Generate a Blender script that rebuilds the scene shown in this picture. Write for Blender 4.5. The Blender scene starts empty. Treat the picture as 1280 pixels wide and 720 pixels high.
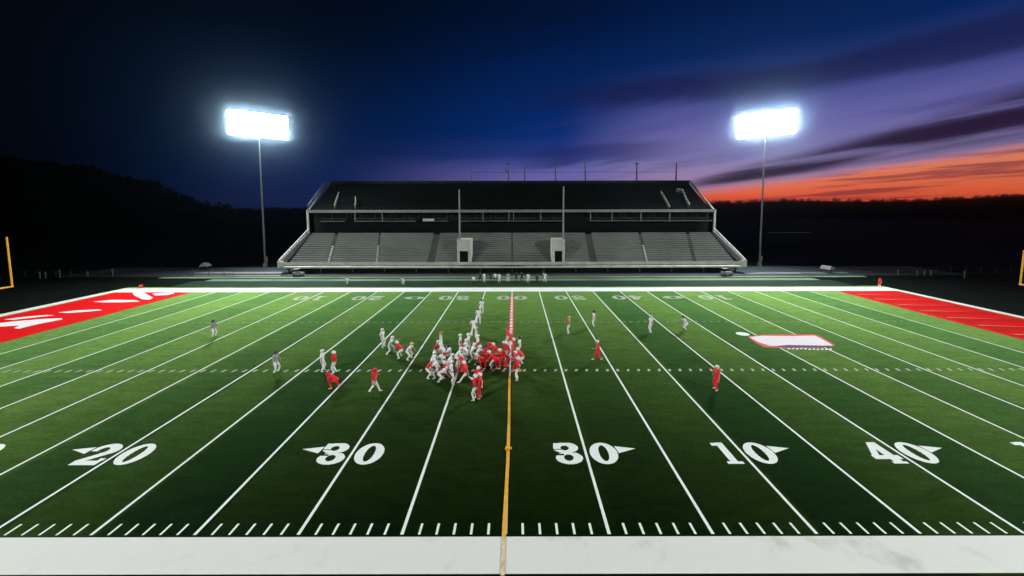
import bpy, bmesh, math, random
from mathutils import Vector, Matrix
R = math.radians
rnd = random.Random(7)
sc = bpy.context.scene
COL = sc.collection

# ------------------------------------------------------------------ camera
F, VX, HY, H = 482.6, 643.0, 258.0, 14.42          # pixels (of a 1280 px frame) and metres
PITCH = R(4.3)
CX = 0.42
PY = HY + F*math.tan(PITCH)
cam = bpy.data.cameras.new('camera')
cam.sensor_width = 36.0
cam.lens = 36.0*F/1280
cam.shift_y = -(360-PY)/1280
cam.shift_x = -(3.0)/1280
cam.clip_start = 0.1; cam.clip_end = 6000
co = bpy.data.objects.new('camera', cam); COL.objects.link(co)
co.location = (CX, 0, H)
co.rotation_euler = (R(90)-PITCH, R(0.12), 0)
sc.camera = co
CP, SP = math.cos(PITCH), math.sin(PITCH)
def ray(px, py):
    x = (px-VX)/F; y = (py-PY)/F
    return Vector((x, CP - y*SP, -SP - y*CP))
def G(px, py, z=0.0):                                # place on the ground measured from the survey
    d = ray(px, py); t = (z-H)/d.z
    return Vector((CX+d.x*t, d.y*t, z))
def P(px, py, Y):
    d = ray(px, py); t = Y/d.y
    return Vector((CX+d.x*t, Y, H+d.z*t))

# ------------------------------------------------------------------ materials
class NT:
    def __init__(s, tree): s.t = tree; s.n = tree.nodes; s.l = tree.links
    def new(s, typ, **kw):
        nd = s.n.new(typ)
        for k, v in kw.items(): setattr(nd, k, v)
        return nd
    def put(s, nd, i, v):
        if v is None: return
        if hasattr(v, 'is_linked') or hasattr(v, 'links'): s.l.new(v, nd.inputs[i])
        else: nd.inputs[i].default_value = v
    def math(s, op, a, b=None, c=None, clamp=False):
        nd = s.new('ShaderNodeMath', operation=op, use_clamp=clamp)
        s.put(nd, 0, a); s.put(nd, 1, b); s.put(nd, 2, c)
        return nd.outputs[0]
    def ramp(s, fac, stops, interp='LINEAR'):
        nd = s.new('ShaderNodeValToRGB'); cr = nd.color_ramp; cr.interpolation = interp
        while len(cr.elements) < len(stops): cr.elements.new(0.5)
        for e, (p, c) in zip(cr.elements, stops):
            e.position = p; e.color = (c[0], c[1], c[2], 1) if hasattr(c, '__len__') else (c, c, c, 1)
        s.l.new(fac, nd.inputs[0]); return nd.outputs[0]
    def mix(s, fac, a, b, mode='MIX'):
        nd = s.new('ShaderNodeMix', data_type='RGBA', blend_type=mode)
        s.put(nd, 0, fac)
        for i, v in ((6, a), (7, b)):
            if isinstance(v, tuple) and len(v) == 3: v = v+(1,)
            s.put(nd, i, v)
        return nd.outputs[2]
    def sstep(s, x, lo, hi):
        nd = s.new('ShaderNodeMapRange', interpolation_type='SMOOTHSTEP')
        s.put(nd, 0, x); nd.inputs[1].default_value = lo; nd.inputs[2].default_value = hi
        return nd.outputs[0]
    def noise(s, vec, scale, detail=3, rough=0.55):
        nd = s.new('ShaderNodeTexNoise'); s.l.new(vec, nd.inputs['Vector'])
        nd.inputs['Scale'].default_value = scale; nd.inputs['Detail'].default_value = detail
        nd.inputs['Roughness'].default_value = rough
        return nd.outputs[0]
    def vec(s, x, y, z):
        nd = s.new('ShaderNodeCombineXYZ'); s.put(nd, 0, x); s.put(nd, 1, y); s.put(nd, 2, z); return nd.outputs[0]

def mat(name, color, rough=0.6, metal=0.0, var=0.15, scale=2.0, spec=0.5, bump=0.0, bscale=20):
    m = bpy.data.materials.new(name); m.use_nodes = True
    t = NT(m.node_tree); b = t.n['Principled BSDF']
    tc = t.new('ShaderNodeTexCoord').outputs['Object']
    f = t.noise(tc, scale, 4)
    lo = tuple(c*(1-var) for c in color); hi = tuple(min(1, c*(1+var)) for c in color)
    c = t.ramp(f, [(0.3, lo), (0.7, hi)])
    t.l.new(c, b.inputs['Base Color'])
    b.inputs['Roughness'].default_value = rough; b.inputs['Metallic'].default_value = metal
    b.inputs['Specular IOR Level'].default_value = spec
    if bump:
        bn = t.new('ShaderNodeBump'); bn.inputs['Strength'].default_value = bump; bn.inputs['Distance'].default_value = 0.03
        t.l.new(t.noise(tc, bscale, 3), bn.inputs['Height']); t.l.new(bn.outputs[0], b.inputs['Normal'])
    return m
def emit(name, col, s):
    m = bpy.data.materials.new(name); m.use_nodes = True
    t = NT(m.node_tree); t.n.clear()
    e = t.new('ShaderNodeEmission'); e.inputs[0].default_value = (*col, 1); e.inputs[1].default_value = s
    o = t.new('ShaderNodeOutputMaterial'); t.l.new(e.outputs[0], o.inputs[0]); return m

LINE = 4.572
TURF_GLOSS = 1.85
# alternating five-yard bands of two turf colours, measured per band (k = left line of the band)
BANDS = {-13:.9,-12:.75,-11:.30,-10:1,-9:.35,-8:.9,-7:.85,-6:.25,-5:.75,-4:.0,-3:.65,-2:.6,-1:.85,0:.9,1:.6,2:.85,3:.0,4:.85,5:.15,6:.95,7:.4,8:.95,9:.7,10:.1,11:.85,12:.6}
def turf_mat():
    m = bpy.data.materials.new('turf'); m.use_nodes = True
    t = NT(m.node_tree); t.n.clear()
    tc = t.new('ShaderNodeTexCoord').outputs['Object']
    sp = t.new('ShaderNodeSeparateXYZ'); t.l.new(tc, sp.inputs[0])
    u = t.math('DIVIDE', t.math('ADD', sp.outputs[0], 14*LINE), 28*LINE)
    stops = [((k+14)/28.0, .14+.76*v) for k, v in sorted(BANDS.items())]
    band = t.ramp(u, stops, 'CONSTANT')
    grain = t.noise(tc, 5.0, 5, 0.7)
    # blades drag: long soft wear across the field
    mp = t.new('ShaderNodeMapping'); mp.inputs['Scale'].default_value = (0.05, 0.35, 1); t.l.new(tc, mp.inputs[0])
    wear = t.noise(mp.outputs[0], 1.0, 4, 0.6)
    blot = t.noise(tc, 0.12, 3, 0.6)
    f = t.math('ADD', band, t.math('MULTIPLY', t.math('SUBTRACT', wear, 0.5), 0.55))
    f = t.math('ADD', f, t.math('MULTIPLY', t.math('SUBTRACT', blot, 0.5), 0.5), clamp=True)
    base = t.mix(f, (0.0004, 0.0026, 0.0019), (0.0024, 0.0075, 0.0012))
    g = t.ramp(grain, [(0.3, 0.72), (0.7, 1.25)])
    mp2 = t.new('ShaderNodeMapping'); mp2.inputs['Scale'].default_value = (0.5, 1.6, 1); t.l.new(tc, mp2.inputs[0])
    g2 = t.ramp(t.noise(mp2.outputs[0], 1.0, 6, 0.75), [(0.3, 0.74), (0.7, 1.22)])
    g = t.mix(1.0, g, g2, 'MULTIPLY')
    base = t.mix(1.0, base, g, 'MULTIPLY')
    gl = t.mix(f, (0.14, 0.33, 0.10), (0.35, 0.56, 0.15))
    gl = t.mix(1.0, gl, g, 'MULTIPLY')
    bn = t.new('ShaderNodeBump'); bn.inputs['Strength'].default_value = 0.25; bn.inputs['Distance'].default_value = 0.02
    t.l.new(t.noise(tc, 40, 2), bn.inputs['Height'])
    d = t.new('ShaderNodeBsdfDiffuse'); t.l.new(base, d.inputs[0]); t.l.new(bn.outputs[0], d.inputs['Normal'])
    gg = t.new('ShaderNodeBsdfGlossy'); t.l.new(gl, gg.inputs[0]); gg.inputs['Roughness'].default_value = 0.92
    t.l.new(bn.outputs[0], gg.inputs['Normal'])
    mx = t.new('ShaderNodeMixShader'); 
    lw = t.new('ShaderNodeLayerWeight'); lw.inputs['Blend'].default_value = 0.5
    fr = t.math('MULTIPLY', t.math('POWER', lw.outputs['Facing'], 4.6), TURF_GLOSS); t.l.new(fr, mx.inputs[0])
    t.l.new(d.outputs[0], mx.inputs[1]); t.l.new(gg.outputs[0], mx.inputs[2])
    o = t.new('ShaderNodeOutputMaterial'); t.l.new(mx.outputs[0], o.inputs[0])
    return m
def paint_mat(name, col, wear=0.25, spec=0.05, speck=1.0):
    m = bpy.data.materials.new(name); m.use_nodes = True
    t = NT(m.node_tree); b = t.n['Principled BSDF']
    tc = t.new('ShaderNodeTexCoord').outputs['Object']
    n1 = t.noise(tc, 6, 5, 0.7); n2 = t.noise(tc, 0.35, 4, 0.6)
    c = t.mix(t.math('MULTIPLY', t.sstep(n1, 0.50, 0.75), wear*speck), col, tuple(x*0.35+0.01 for x in col))
    c = t.mix(t.math('MULTIPLY', t.sstep(n2, 0.54, 0.76), wear), c, tuple(x*0.5 for x in col))
    t.l.new(c, b.inputs['Base Color']); b.inputs['Roughness'].default_value = 0.75
    b.inputs['Specular IOR Level'].default_value = spec
    return m
M = dict(
    turf = turf_mat(),
    ground = mat('ground_grass', (0.0035, 0.006, 0.004), 0.95, var=0.5, scale=0.3, spec=0.05),
    track = mat('track_asphalt', (0.035, 0.042, 0.048), 0.85, var=0.3, scale=0.3, spec=0.2),
    concrete = mat('concrete', (0.20, 0.21, 0.19), 0.85, var=0.25, scale=0.2, spec=0.2),
    apron = mat('apron_turf', (0.004, 0.020, 0.009), 0.9, var=0.4, scale=0.15, spec=0.2),
    apron_line = mat('apron_pale', (0.13, 0.20, 0.12), 0.9, var=0.4, scale=0.1, spec=0.2),
    faded = paint_mat('worn_white_paint', (0.20, 0.26, 0.17), 0.6),
    faint = paint_mat('faint_white_paint', (0.42, 0.46, 0.38), 0.5),
    white = paint_mat('white_paint', (0.80, 0.82, 0.78), 0.22),
    border = paint_mat('white_border_paint', (0.74, 0.73, 0.68), 0.62, speck=0.18),
    red = paint_mat('red_paint', (0.72, 0.006, 0.008), 0.15),
    dkred = paint_mat('dark_red_paint', (0.50, 0.010, 0.010), 0.25),
    tan = paint_mat('tan_paint', (0.60, 0.16, 0.08), 0.2),
    pink = paint_mat('pink_paint', (0.72, 0.09, 0.09), 0.2),
    pinkwhite = paint_mat('pale_pink_paint', (0.82, 0.72, 0.75), 0.1),
    navy = paint_mat('navy_paint', (0.10, 0.06, 0.16), 0.2),
    yellow = mat('yellow_webbing', (0.80, 0.38, 0.02), 0.6, var=0.15, scale=3),
    palewebbing = mat('pale_webbing', (0.70, 0.52, 0.30), 0.7, var=0.3, scale=5),
    deck = mat('deck_grey', (0.055, 0.062, 0.058), 0.7, var=0.25, scale=0.25),
    bench = mat('aluminium_bench', (0.175, 0.190, 0.165), 0.5, metal=0.1, var=0.25, scale=0.12),
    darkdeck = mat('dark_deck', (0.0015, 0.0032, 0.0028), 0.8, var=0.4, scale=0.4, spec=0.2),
    dimseat = mat('dim_lit_seat', (0.0022, 0.005, 0.0042), 0.8, var=0.5, scale=0.12, spec=0.08),  # weaker light on the upper tier put into the colour
    rail = mat('painted_rail', (0.46, 0.46, 0.40), 0.5, var=0.2, scale=0.5),
    fascia = mat('fascia_grey', (0.15, 0.16, 0.145), 0.5, var=0.15, scale=0.3),
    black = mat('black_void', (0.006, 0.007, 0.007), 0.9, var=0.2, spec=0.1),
    steel = mat('galvanised_pole', (0.10, 0.10, 0.11), 0.6, metal=0.2, var=0.15, scale=1),
    darksteel = mat('dark_mast', (0.03, 0.03, 0.035), 0.5, metal=0.3, var=0.2),
    housing = mat('lamp_housing', (0.25, 0.25, 0.26), 0.4, metal=0.7, var=0.1),
    gold = mat('goalpost_yellow', (0.75, 0.42, 0.02), 0.35, var=0.08, scale=1),
    hill = mat('hill_scrub', (0.002, 0.004, 0.003), 1.0, var=0.5, scale=0.02, spec=0.0),
    leaf = mat('dark_leaves', (0.003, 0.005, 0.0035), 0.9, var=0.5, scale=0.1, spec=0.1),
    canvas = mat('canvas', (0.22, 0.22, 0.20), 0.8, var=0.15, scale=2),
    orange = mat('pylon_orange', (0.80, 0.08, 0.04), 0.5, var=0.1),
    skin = mat('skin', (0.36, 0.20, 0.13), 0.55, var=0.1),
    skin_dark = mat('skin_dark', (0.13, 0.07, 0.045), 0.55, var=0.1),
    jred = mat('jersey_red', (0.80, 0.010, 0.018), 0.7, var=0.2, scale=9, bump=.3),
    jwhite = mat('jersey_white', (0.80, 0.80, 0.78), 0.7, var=0.08, scale=9, bump=.3),
    pwhite = mat('pants_white', (0.74, 0.72, 0.68), 0.6, var=0.1, scale=8),
    hred = mat('helmet_red', (0.65, 0.012, 0.015), 0.2, var=0.05),
    hwhite = mat('helmet_white', (0.80, 0.78, 0.72), 0.2, var=0.05),
    hblack = mat('helmet_black', (0.012, 0.012, 0.014), 0.2, var=0.05),
    horange = mat('helmet_orange', (0.75, 0.16, 0.07), 0.25, var=0.05),
    hgold = mat('helmet_gold', (0.65, 0.48, 0.20), 0.25, var=0.05),
    jblack = mat('jacket_black', (0.012, 0.014, 0.018), 0.7, var=0.2),
    jgrey = mat('shirt_grey', (0.30, 0.32, 0.34), 0.7, var=0.2),
    shoe = mat('shoe_white', (0.62, 0.62, 0.60), 0.5, var=0.1),
    shoe_black = mat('shoe_black', (0.02, 0.02, 0.02), 0.5, var=0.1),
    mask = mat('facemask_grey', (0.25, 0.25, 0.26), 0.4, var=0.1),
    lamp = emit('floodlight_glow', (0.90, 0.98, 1.0), 360.0),
    lamp_near = emit('floodlight_glow_dim', (0.94, 1.0, 0.97), 290.0),
)

# ------------------------------------------------------------------ mesh helpers
def link(name, me, m=None, parent=None):
    o = bpy.data.objects.new(name, me); COL.objects.link(o)
    if m is not None and me is not None and len(me.materials) == 0: me.materials.append(m)
    if parent is not None: o.parent = parent
    return o
def obj(name, bm, m, parent=None):
    me = bpy.data.meshes.new(name); bm.normal_update(); bm.to_mesh(me); bm.free()
    return link(name, me, m, parent)
def tag(o, label=None, cat=None, group=None, kind=None):
    if label: o['label'] = label
    if cat: o['category'] = cat
    if group: o['group'] = group
    if kind: o['kind'] = kind
    return o
def thing(name, loc, label, cat, group=None, rz=0.0):
    o = bpy.data.objects.new(name, None); COL.objects.link(o)
    o.location = loc; o.rotation_euler = (0, 0, rz); o.empty_display_size = 0.3
    return tag(o, label, cat, group)
def B(): return bmesh.new()
def box(bm, x0, x1, y0, y1, z0, z1):
    v = [bm.verts.new((x, y, z)) for z in (z0, z1) for y in (y0, y1) for x in (x0, x1)]
    for f in ((0,2,3,1), (4,5,7,6), (0,1,5,4), (2,6,7,3), (0,4,6,2), (1,3,7,5)): bm.faces.new([v[i] for i in f])
def tube(bm, a, b, r0, r1=None, n=8):
    a = Vector(a); b = Vector(b); r1 = r0 if r1 is None else r1
    d = (b-a).normalized(); u = d.orthogonal().normalized(); w = d.cross(u)
    A = []; C = []
    for i in range(n):
        q = 2*math.pi*i/n; e = u*math.cos(q)+w*math.sin(q)
        A.append(bm.verts.new(a+e*r0)); C.append(bm.verts.new(b+e*r1))
    for i in range(n): bm.faces.new((A[i], A[(i+1) % n], C[(i+1) % n], C[i]))
    bm.faces.new(A[::-1]); bm.faces.new(C)
def poly(bm, pts, z=None):
    vs = [bm.verts.new((p[0], p[1], (p[2] if len(p) > 2 else 0) if z is None else z)) for p in pts]
    f = bm.faces.new(vs); f.normal_update()
    if f.normal.z < 0: f.normal_flip()
    return f
def prism(bm, pts, y0, y1=None, vec=None):                # pts as 3-D outline, extruded along vec
    a = [bm.verts.new(p) for p in pts]; b = [bm.verts.new(Vector(p)+Vector(vec)) for p in pts]
    n = len(pts); bm.faces.new(a[::-1]); bm.faces.new(b)
    for i in range(n): bm.faces.new((a[i], a[(i+1) % n], b[(i+1) % n], b[i]))

# ------------------------------------------------------------------ field
Y0 = G(640, 671).y; Y1 = G(640, 364.5).y                     # near and far edge of the playing turf
XL, XR = -54.4, 55.1
ZL, ZR = -67.3, 65.1
def strip(name, x0, x1, y0, y1, z, m, parent=None, seg=1):
    bm = B()
    for i in range(seg):
        a = x0+(x1-x0)*i/seg; b = x0+(x1-x0)*(i+1)/seg
        poly(bm, [(a, y0), (b, y0), (b, y1), (a, y1)], z)
    bmesh.ops.remove_doubles(bm, verts=bm.verts, dist=1e-5)
    return obj(name, bm, m, parent)
gr = strip('ground', -2500, 2500, -1500, 3000, -0.03, M['ground']); tag(gr, kind='structure')
field = strip('playing_field', -69.3, 66.6, Y0-6, Y1+4.2, 0.0, M['turf']); tag(field, kind='structure')
# far run-off: dark turf, pale strip, concrete, track
def band_px(name, xa, xb, ya, yb, z, m, kind='structure'):
    o = strip(name, xa, xb, G(640, ya).y, G(640, yb).y, z, m); tag(o, kind=kind); return o
band_px('apron', -62, 62, 358.5, 350.6, 0.012, M['apron'])
band_px('pavement', -60, 60, 350.9, 348.3, 0.018, M['apron_line'])
band_px('path', -72, 72, 347.2, 345.6, 0.022, M['apron_line'])
band_px('running_track', -95, 95, 345.2, 333.5, 0.006, M['track'])
bm = B()
for x0, x1, ya, yb in ((236, 352, 341.2, 339.2), (225, 350, 344.6, 343.6), (928, 1060, 342.6, 341.2), (925, 1080, 346.6, 345.8)):
    poly(bm, [G(x0, ya), G(x1, ya+.0), G(x1, yb), G(x0+20, yb)], 0.012)
tag(obj('concrete_walk', bm, M['concrete']), kind='structure')
# white borders
strip('near_sideline', -69.2, 66.5, Y0-1.72, Y0, 0.010, M['border'], field, 30)
strip('far_sideline', -69.0, 66.4, Y1, G(640, 359.6).y, 0.010, M['white'], field, 30)
strip('end_border', -69.2, -67.6, Y0-1.7, Y1-0.02, 0.010, M['border'], field)
strip('end_border', 65.4, 66.5, Y0-1.7, Y1-0.02, 0.010, M['border'], field)
for k in range(-11, 12):
    x = k*LINE
    strip('yard_line', x-0.075, x+0.075, Y0+.12, Y1-.004, 0.008, M['white'], field, 1)
bm = B()
for k in range(-14, 15):
    for j in range(1, 6):
        x = k*LINE+j*LINE/6
        if x < XL or x > XR: continue
        poly(bm, [(x-.055, Y0+.12), (x+.055, Y0+.12), (x+.055, Y0+.72), (x-.055, Y0+.72)], 0.008)
obj('sideline_hash_row', bm, M['white'], field)
for py, w, ln, nm in ((463, .22, .46, 'near_hash_row'), (402.5, .36, .28, 'far_hash_row')):
    yy = G(640, py).y; bm = B(); x = XL+.9
    while x < XR-.5:
        if abs(x/LINE-round(x/LINE)) > .06:
            s = .12
            poly(bm, [(x-w/2-s, yy-ln/2), (x+w/2-s, yy-ln/2), (x+w/2, yy+ln/2), (x-w/2, yy+ln/2)], 0.008)
        x += .914
    obj(nm, bm, M['faint' if nm == 'near_hash_row' else 'faded'], field)

# numerals: block figures painted with slab serifs, cut into rows
def ell(u, v, cx, cy, a, b): return ((u-cx)/a)**2+((v-cy)/b)**2 < 1
def g0(u, v): return ell(u, v, .5, .5, .5, .5) and not ell(u, v, .5, .5, .17, .37)
def g3(u, v):
    if v >= .52:
        o = ell(u, v, .45, .76, .47, .26) or (u < .35 and .62 < v < .99 and u > .02)
        return o and not ell(u, v, .42, .745, .15, .115) and not (u < .30 and .66 < v < .70)
    o = ell(u, v, .52, .28, .48, .28)
    return (o and not ell(u, v, .50, .29, .17, .14) and not (u < .36 and .40 < v < .47)) or (.36 < u < .7 and .42 < v < .54)
def g1(u, v): return (.36 < u < .68) or (v < .10 and .20 < u < .88) or (.84 < v < .99 and .12 < u < .5)
def g2(u, v):
    if v > .52:
        return ell(u, v, .5, .70, .48, .30) and not ell(u, v, .42, .68, .17, .14) and not (u < .45 and v < .62)
    if v < .2: return .03 < u < .97
    t = (v-.2)/.32; c = .22+.45*t
    return abs(u-c) < .19 or (u > .80 and v < .30)
def g4(u, v):
    if .2 < v < .38: return .02 < u < .98
    if v < .09: return .42 < u < .95
    if .52 < u < .84: return True
    return v > .3 and (.02 + (v-.3)/.7*.50 < u < .28+(v-.3)/.7*.46)
GL = {'0': g0, '1': g1, '2': g2, '3': g3, '4': g4}
def glyph(bm, g, x0, y0, w, h, fx=1, fy=1, z=0.008, n=56):
    for r in range(n):
        v = (r+.5)/n; run = None
        for c in range(n+1):
            u = (c+.5)/n
            ins = c < n and GL[g](u, v)
            if ins and run is None: run = c
            if not ins and run is not None:
                a, b = run/n, c/n
                xa, xb = (x0+a*w, x0+b*w) if fx > 0 else (x0+w-b*w, x0+w-a*w)
                ya, yb = (y0+r/n*h, y0+(r+1)/n*h) if fy > 0 else (y0+h-(r+1)/n*h, y0+h-r/n*h)
                poly(bm, [(xa, ya), (xb, ya), (xb, yb), (xa, yb)], z); run = None
YN0, YN1 = G(640, 580.5).y, G(640, 553.8).y
for k, txt, side in ((-7, '10', -1), (-5, '20', -1), (-2, '30', -1), (1, '30', 1), (3, '10', 1), (5, '40', 1), (7, '10', 1)):
    x = k*LINE; bm = B(); gap = .24; w = 1.62 if txt[0] != '1' else 1.35
    glyph(bm, txt[0], x-gap-w, YN0, w, YN1-YN0); glyph(bm, txt[1], x+gap, YN0, 1.62, YN1-YN0)
    ym = YN0+(YN1-YN0)*.66
    if side > 0:
        xa = x+gap+1.70; poly(bm, [(xa, ym-.33), (xa+1.1, ym+.10), (xa-.12, ym+.33)], .008)
    else:
        xa = x-gap-w-.12; poly(bm, [(xa, ym-.30), (xa+.08, ym+.33), (xa-1.15, ym+.10)], .008)
    obj('yard_number', bm, M['white'], field)
YF0, YF1 = G(640, 374.8).y, G(640, 369.8).y
for k, txt in ((-5, '20'), (-3.35, '1'), (-2, '30'), (0, '00'), (2, '30'), (4, '40'), (-7, '10'), (5.6, '1'), (7, '10')):
    x = k*LINE; bm = B(); w = 2.1
    if len(txt) == 1: glyph(bm, '0', x-1.7, YF0+.6, 3.2, (YF1-YF0)*.6, 1, 1, n=30)
    else:
        glyph(bm, txt[0], x+.3, YF0, w, YF1-YF0, -1, -1, n=36); glyph(bm, txt[1], x-.3-w, YF0, w, YF1-YF0, -1, -1, n=36)
    obj('yard_number', bm, M['faint'], field)

# end zones
ez = strip('end_zone', ZL, XL, Y0, Y1-.01, 0.006, M['red'], field, 4)
def gp(name, lst, m, z, parent):
    bm = B()
    for pts in lst: poly(bm, [G(*p) for p in pts], z)
    return obj(name, bm, m, parent)
marks = [
 [(165,365.2),(172,363.6),(181,365.6),(191,371.2),(187,373.6),(178,373.2),(168,368.6)],
 [(190,366.4),(214,364.6),(218,365.8),(209,368.0),(194,368.4)],
 [(116,376.0),(140,373.8),(168,374.2),(175,376.0),(150,377.0),(128,377.0)],
 [(72,389.4),(96,386.8),(122,385.8),(128,386.8),(108,388.6),(84,390.2)],
 [(4,398.2),(28,395.0),(58,392.6),(68,393.0),(44,395.6),(16,398.6)],
 [(-6,403.2),(20,400.2),(56,397.4),(76,396.6),(78,398.0),(52,403.0),(34,407.0),(24,409.6),(17,409.0),(24,405.6),(-6,407.6)],
 [(-40,413.5),(-22,409.5),(-10,409.8),(-34,418)]]
for pts in marks: gp('end_zone_letter', [pts], M['white'], .011, ez)
er = strip('end_zone', XR, ZR, Y0, Y1-.01, 0.006, M['red'], field, 4)
strip('end_zone_panel', XR+1.1, ZR-.4, Y0+1, Y1-1.0, 0.009, M['dkred'], er)
for i in range(13):
    yb = Y1-1.2-i*3.3
    if yb < Y0+5: break
    bm = B(); 
    poly(bm, [(XR+1.3, yb-.2), (XR+4.4, yb-1.5), (ZR-.5, yb-1.7), (ZR-.6, yb-.5), (XR+3.6, yb+.1)], .012)
    obj('end_zone_letter', bm, M['red'], er)
    bm = B()
    poly(bm, [(XR+1.2, yb-1.0), (XR+5.2, yb-1.75), (ZR-.9, yb-2.0), (XR+5.0, yb-1.9), (XR+1.3, yb-1.5)], .015)
    obj('end_zone_stripe', bm, M['tan'], er)

# logo right of midfield
lg = gp('field_logo', [[(934.5,421.4),(952,419.2),(1016,418.6),(1024,420.6),(1044,432.6),(1036,435.2),(985,436.2),(955,434.6),(944,429)]], M['pink'], .009, field)
gp('logo_panel', [[(936.5,422.0),(953,420.4),(984,421.0),(1004,420.6),(1018,420.4),(1024,423.0),(1041,432.6),(1028,433.0),(985,433.8),(962,433.0),(948,428.6)]], M['pinkwhite'], .012, lg)
gp('logo_navy_stripe', [[(966,433.5),(985,432.0),(1036,433.2),(1038,435.0),(985,435.3)]], M['navy'], .015, lg)  # dark navy band painted along the logo's lower edge
bm = B()
for i in range(11):
    x = 984+i*5.2; yy = 436.6+(.8 if i > 4 else 0)+rnd.uniform(-.3, .3)
    poly(bm, [G(x, yy+.9), G(x+3.6, yy+.7), G(x+3.0, yy-.8), G(x+.2, yy-.6)], .009)
obj('logo_fringe', bm, M['white'], lg)
bm = B(); c = G(928, 418)
poly(bm, [(c.x+.72*math.cos(a*math.pi/10), c.y+.62*math.sin(a*math.pi/10)) for a in range(20)], .009)
obj('painted_spot', bm, M['white'], field)

# midfield stripe: red edging with pale dashes, upper part of the centre line
ya, yb = G(640, 432).y, G(640, 371).y
strip('midfield_stripe', -.27, .27, ya, yb, .012, M['pink'], field)
bm = B(); y = ya+.2
while y < yb-.5:
    L_ = .8+.02*(y-ya)
    poly(bm, [(-.15, y), (.14, y+.05), (.17, y+L_), (-.13, y+L_*.95)], .016); y += L_+.35
obj('stripe_dash', bm, M['pinkwhite'], field)

# yellow strap
st = thing('yellow_strap', (0, Y0-3, 0), 'long yellow webbing strap with a knot lying along the midfield line', 'strap')
yk = G(633, 562).y
def pt(y): return (0.02+.05*math.sin(y*.35)-.06*math.sin(y*.11), y)
bm = B(); y = Y0; ye = G(640, 470).y
while y < ye:
    y2 = min(ye, y+.5); a = pt(y); b = pt(y2)
    va = [(a[0]-.09, a[1]-(Y0-3), .018), (a[0]+.09, a[1]-(Y0-3), .018), (b[0]+.09, b[1]-(Y0-3), .018), (b[0]-.09, b[1]-(Y0-3), .018)]
    prism(bm, va, 0, vec=(0, 0, .03)); y = y2
obj('webbing', bm, M['yellow'], st)
bm = B(); a = pt(Y0)
prism(bm, [(a[0]-.08, 1.2, .018), (a[0]+.08, 1.2, .018), (a[0]+.08, 3.0, .018), (a[0]-.08, 3.0, .018)], 0, vec=(0, 0, .02))
obj('webbing_end', bm, M['palewebbing'], st)
bm = B(); a = pt(yk); yy = yk-(Y0-3)
for q in range(5):
    an = q*1.25
    tube(bm, (a[0]+.20*math.cos(an), yy+.16*math.sin(an), .06), (a[0]-.20*math.cos(an+.5), yy-.16*math.sin(an+.5), .12), .055, .05, 8)
obj('knot', bm, M['yellow'], st)

# ------------------------------------------------------------------ grandstand
YS = G(640, 341.5).y                                        # front of the lower deck
xl, xr = P(348, 331, YS).x, P(932, 331, YS).x
zf = P(640, 330.5, YS).z
YB = YS+12.3; zb = P(640, 291, YB).z
xlb, xrb = P(385, 270, YB).x, P(893, 270, YB).x
zu = P(640, 264, YB).z
YT = YB+13.0; zt = P(640, 226.5, YT).z
xlt, xrt = P(411, 226.5, YT).x, P(863, 226.5, YT).x
gs = thing('grandstand', ((xl+xr)/2, YS, 0), 'wide two tier grey grandstand with dark upper deck and empty aluminium benches', 'grandstand')
ox, oy = gs.location.x, gs.location.y
def gx(bm): 
    bmesh.ops.translate(bm, verts=bm.verts, vec=(-ox, -oy, 0)); return bm
def lerp(a, b, t): return a+(b-a)*t
NR = 15
for i in range(NR):
    t0, t1 = i/NR, (i+1)/NR
    y0_, y1_ = lerp(YS+1.0, YB, t0), lerp(YS+1.0, YB, t1)
    z0_ = lerp(zf-.35, zb, t0); a, b = lerp(xl+1.0, xlb+.4, t0), lerp(xr-1.0, xrb-.4, t0)
    bm = B(); box(bm, a, b, y0_, y1_+.05, z0_-.9, z0_); obj('lower_step', gx(bm), M['deck'], gs)
    bm = B()
    # bench planks interrupted by aisles
    cuts = []
    for pxa, pxb, w in ((420, 406, .9), (474, 468, .5), (546, 536, 1.6), (735, 744, 1.6), (800, 812, .8), (860, 873, .9), (640, 640, .3)):
        xa = lerp(P(pxb, 325, YS).x, P(pxa, 290, YB).x, t0); cuts.append((xa-w/2, xa+w/2))
    xs = a+.5
    for c0, c1 in sorted(cuts)+[(b-.5, b)]:
        if c0 > xs: box(bm, xs, c0, y0_+.28, y0_+.66, z0_+.36, z0_+.44); box(bm, xs, c0, y0_+.60, y0_+.64, z0_+.06, z0_+.34)
        xs = c1
    obj('bench_row', gx(bm), M['bench'], gs)
# aisle stairs and their handrails
for pxa, pxb, w, nm in ((420, 406, .5, 1), (474, 468, .4, 1), (800, 812, .5, 1), (860, 873, .3, 0)):
    tmax = .62 if nm else .9; prof = []
    for i in range(int(NR*tmax)):
        t0 = i/NR; xa = lerp(P(pxb, 325, YS).x, P(pxa, 290, YB).x, t0); y0_ = lerp(YS+1.0, YB, t0); z0_ = lerp(zf-.35, zb, t0)
        prof += [(xa, y0_+.1, z0_+.03), (xa, y0_+.1, z0_+.30), (xa, y0_+.79, z0_+.30)]
    bm = B(); A_ = [bm.verts.new((p[0]-w/2, p[1], p[2])) for p in prof]; C_ = [bm.verts.new((p[0]+w/2, p[1], p[2])) for p in prof]
    for q in range(len(prof)-1): bm.faces.new((A_[q], C_[q], C_[q+1], A_[q+1]))
    obj('aisle_stair', gx(bm), M['rail'] if nm else M['deck'], gs)
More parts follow.
